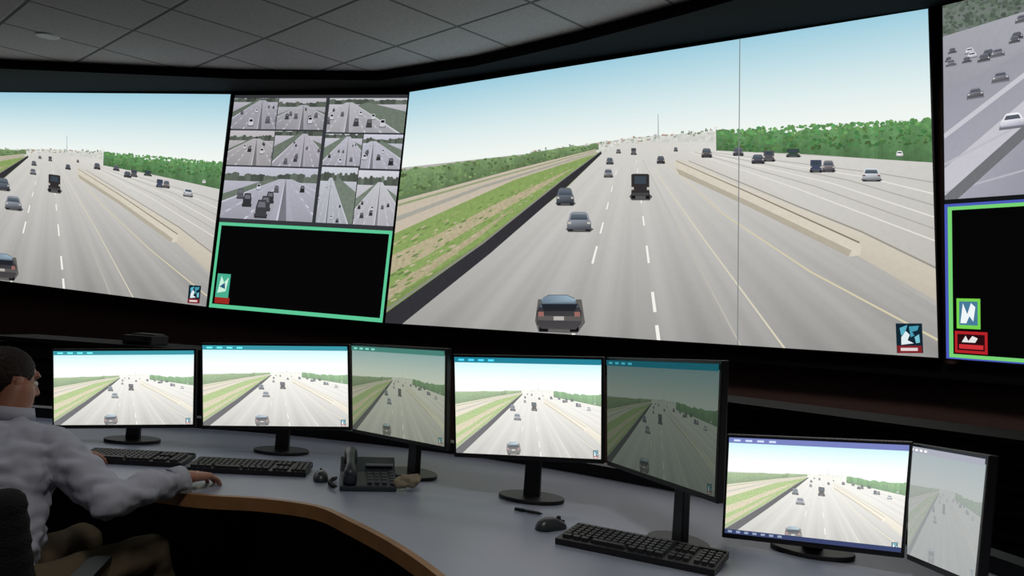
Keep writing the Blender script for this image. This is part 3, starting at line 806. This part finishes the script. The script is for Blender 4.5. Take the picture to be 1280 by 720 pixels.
blob('body', parts, .0095, 3, [M_SHIRT, M_TROU, M_SKIN, M_SHOE], man, lab, folds)
mb = MB()
def ring(mb, c, axis, r0, r1, h, mi=0, ry=1.0, seg=28, th=.004):
    axis = axis.normalized(); a = R if abs(axis.dot(R)) < .8 else F
    a = (a-axis*a.dot(axis)).normalized(); b = axis.cross(a)
    vs = []
    for rr_, hh in ((r0,0),(r1,h),(r1-th,h),(r0-th,0)):
        for k in range(seg):
            q = 2*pi*k/seg; vs.append(c+axis*hh+(a*cos(q)+b*sin(q)*ry)*rr_)
    mb.add(vs, [[j*seg+k,j*seg+(k+1)%seg,((j+1)%4)*seg+(k+1)%seg,((j+1)%4)*seg+k] for j in range(4) for k in range(seg)], mi)
ring(mb, neck+U*.018, U+F*.15, .078, .066, .042)
ring(mb, RW-(RW-RE).normalized()*.035, RW-RE, .045, .043, .055)
ring(mb, LW-(LW-LE).normalized()*.035, LW-LE, .045, .043, .055)
mb.obj('collar_and_cuffs', M_SHIRT, man, smooth=True)

hd = []
E = lambda c, r, *q: hd.append(('e', Vector(c), r, *q))
E((0,-.012,.030),(.077,.094,.088)); E((0,.012,-.02),(.066,.080,.085)); E((0,.035,-.068),(.050,.052,.045)); E((0,.070,-.092),(.024,.020,.020))
E((0,.062,-.030),(.050,.034,.050)); E((0,.072,.036),(.052,.020,.020)); E((-.032,.066,-.012),(.022,.020,.018)); E((.032,.066,-.012),(.022,.020,.018))
hd.append(('c', Vector((0,.088,.018)), .009, Vector((0,.110,-.022)), .013)); E((.012,.098,-.026),(.009,.010,.008)); E((-.012,.098,-.026),(.009,.010,.008))
E((0,.094,-.052),(.024,.010,.006)); E((0,.092,-.063),(.021,.010,.007))
for s in (-1,1):
    E((s*.080,-.008,-.004),(.011,.019,.033), Matrix.Rotation(s*.35,3,'Z')); E((s*.075,-.004,-.028),(.009,.011,.013))
hd.append(('c', Vector((0,-.02,-.06)), .056, Vector((0,-.03,-.14)), .056))
hF = Vector((.42,.89,-.15)).normalized(); hR = hF.cross(U).normalized(); hU = hR.cross(hF)
MH = Matrix.Translation(Vector((-1.632,2.625,1.082))) @ Matrix((hR,hF,hU)).transposed().to_4x4()
def hlab(c):
    if abs(c.x) > .0715 and -.045 < c.z < .028 and -.030 < c.y < .018: return 0   # ear
    nz_ = .007*noise.noise(c*70)
    if c.z > .066+nz_ and c.y < .074+nz_-(c.z-.066)*.2: return 1        # top, hairline above the forehead
    if c.z > .006+nz_ and c.y < .034+nz_+(c.z-.010)*.45: return 1       # sides and temples
    if -.022 < c.z and c.y < .026+nz_ and abs(c.x) > .045: return 1     # sideburn
    if c.y < -.020+nz_ and c.z > -.068+nz_: return 1                    # back of the head
    return 0
blob('head', hd, .0036, 3, [M_SKIN, M_HAIR], man, hlab, lambda c: (.0022+.0022*noise.noise(c*130)) if hlab(c) == 1 else 0, MH)
mb = MB()
M_EYE = principled('eye_white', (225,222,215), .25); M_IRIS = principled('iris_dark', (40,28,22), .2); M_LIP = principled('lips', (150,92,82), .5)
for s in (-1,1):
    for k, (rad, yy, mi) in enumerate(((.0115,.0755,0),(.0055,.0845,1))):
        bm = bmesh.new(); bmesh.ops.create_uvsphere(bm, u_segments=14, v_segments=10, radius=rad, matrix=MH @ Matrix.Translation((s*.031,yy,.008)))
        bm.verts.ensure_lookup_table(); mb.add([v.co.copy() for v in bm.verts], [[v.index for v in f.verts] for f in bm.faces], mi); bm.free()
    mb.tube([MH @ Vector(p) for p in [(s*.012,.093,.030),(s*.03,.091,.035),(s*.048,.079,.031)]], [.002,.003,.0015], 1, 8)
mb.tube([MH @ Vector(p) for p in [(-.022,.096,-.057),(0,.104,-.056),(.022,.096,-.057)]], [.002,.004,.002], 2, 8)
mb.obj('facial_features', [M_EYE, M_IRIS, M_LIP], man, smooth=True)

def hand(name, wrist, fwd, side, curl=.5):
    f = Vector(fwd).normalized(); lat = f.cross(U).normalized(); up = lat.cross(f).normalized()
    P = lambda x, y, z: wrist + lat*x*side + f*y + up*z
    pt = [('c', P(0,-.005,0), .024, P(0,.03,0), .022)]
    for x in (-.027,-.009,.009,.026): pt.append(('c', P(x*.55,.022,0), .0165, P(x,.088,.002), .0125))
    spec = [(-.029,.088,(.040,.024,.019),.0094),(-.0095,.093,(.045,.028,.021),.0096),(.0105,.090,(.041,.026,.020),.0091),(.029,.082,(.032,.019,.017),.0080)]
    for x, y, Ls, rad in spec:
        ang = .10; cur = P(x,y,.002); sp = (x)*3.4
        for j, L in enumerate(Ls):
            ang += curl*(.35+.30*j)
            d = (f*cos(ang) - up*sin(ang) + lat*side*sp*.8).normalized()
            nx = cur + d*L; r0 = rad*(1-.08*j); pt.append(('c', cur, r0, nx, r0*.92)); cur = nx
    a = P(-.022,.022,-.004); b = P(-.048,.052,-.008); c = P(-.052,.082,-.012); d = P(-.046,.104,-.018)
    pt += [('c', a, .017, b, .013), ('c', b, .0125, c, .0108), ('c', c, .0108, d, .009)]
    return blob(name, pt, .0028, 2, [M_SKIN], man)
hand('right_hand', RW+(RW-RE).normalized()*.035, Vector((.35,.93,-.10)), 1, .45)
hand('left_hand', LW+(LW-LE).normalized()*.035, Vector((.75,.62,-.08)), -1, .45)

# ------------------------------------------------------------------ office chair
ch = empty('office_chair', (-1.47,2.22,0))
M_CH = principled('chair_fabric_black', (16,16,19), .9, bump=.4, bscale=150)
Cm = Matrix.Translation((pel.x,pel.y,0)) @ Matrix((R,F,U)).transposed().to_4x4() @ Matrix.Rotation(math.radians(26),4,'Z')
parts = [('e', Vector((0,.06,.375)), (.25,.26,.045)), ('e', Vector((0,.18,.378)), (.24,.16,.04))]
blob('seat', parts, .012, 4, [M_CH], ch, M=Cm)
parts = []
for i in range(7):
    for j in range(8):
        x = -.18+.36*i/6; z = .50+.34*j/7
        wv = .22-.03*abs(j-3)/4
        parts.append(('e', Vector((x*(wv/.22),-.225-.05*((z-.5)/.4)+.9*x*x,z)), (.05,.032,.045)))
blob('backrest', parts, .012, 5, [M_CH], ch, M=Cm)
mb = MB()
mb.tube([Cm @ Vector(p) for p in [(0,-.05,.33),(0,-.20,.34),(0,-.285,.42),(0,-.285,.60)]], .022, 0)
mb.tube([Cm @ Vector((0,.05,.09)), Cm @ Vector((0,.05,.34))], [.032,.025], 0)
mb.box((0,.05,.325), (.22,.22,.02), 0, Cm)
for k in range(5):
    a = 2*pi*k/5+.3; x, y = .29*cos(a), .29*sin(a)+.05
    mb.tube([Cm @ Vector((0,.05,.10)), Cm @ Vector((x,y,.068))], [.026,.016], 0)
    for s in (-1,1):
        mb.tube([Cm @ Vector((x+s*.010*sin(a)-.006*sin(a),y-s*.010*cos(a),.028)), Cm @ Vector((x+s*.026*sin(a),y-s*.026*cos(a),.028))], .027, 0, 16)
for s in (-1,1):
    mb.tube([Cm @ Vector(p) for p in [(s*.20,.04,.34),(s*.275,.04,.36),(s*.285,.03,.56)]], .013, 0)
    mb.box((s*.285,.05,.575), (.06,.22,.025), 0, Cm)
mb.obj('base_and_arms', M_DARKM, ch, bevel=0)

# ------------------------------------------------------------------ ceiling fitting + added fill lights
mb = MB(); mb.tube([(-4.66,7.7,H-.012),(-4.66,7.7,H)], [.09,.11], 0, 24); mb.obj('round_ceiling_fitting', principled('fitting_white', (210,210,210), .5))  # plain disc for a faint round ceiling light; emits nothing
def lamp(name, loc, size, power, col=(1,1,1), rot=(0,0,0), spread=180):
    l = bpy.data.lights.new(name, 'AREA'); l.shape = 'RECTANGLE'; l.size, l.size_y = size; l.energy = power; l.color = col
    l.spread = math.radians(spread)
    o = bpy.data.objects.new(name, l); o.location = loc; o.rotation_euler = rot; COL.objects.link(o); return o
lamp('added_fill_light', (-.2,.6,H-.02), (.6,.6), 20, (1,.96,.9), spread=110)  # unseen area light added to brighten the operator from behind
lamp('added_fill_light', (-3.6,3.0,H-.02), (.6,.6), 12, (.9,.95,1), spread=110)  # unseen cool area light, added as fill on the left
lamp('added_fill_light', (1.6,4.2,H-.02), (.5,.5), 14, (1,.9,.82), spread=150)  # unseen warm light added to lift the dark wall under the displays

w = bpy.data.worlds.new('dim_room'); scene.world = w; w.use_nodes = True
w.node_tree.nodes['Background'].inputs[0].default_value = (.01,.011,.013,1)

# ------------------------------------------------------------------ camera
cam = bpy.data.cameras.new('camera'); cam.lens = 28.125; cam.sensor_width = 36; cam.clip_start = .05
co = bpy.data.objects.new('camera', cam); COL.objects.link(co)
p, r = .035, .06
fwd = Vector((0,cos(p),sin(p))); r0 = Vector((1,0,0)); u0 = Vector((0,-sin(p),cos(p)))
rt = r0*cos(r)+u0*sin(r); up = u0*cos(r)-r0*sin(r)
co.matrix_world = Matrix.Translation((0,0,1.4)) @ Matrix((rt,up,-fwd)).transposed().to_4x4()
scene.camera = co
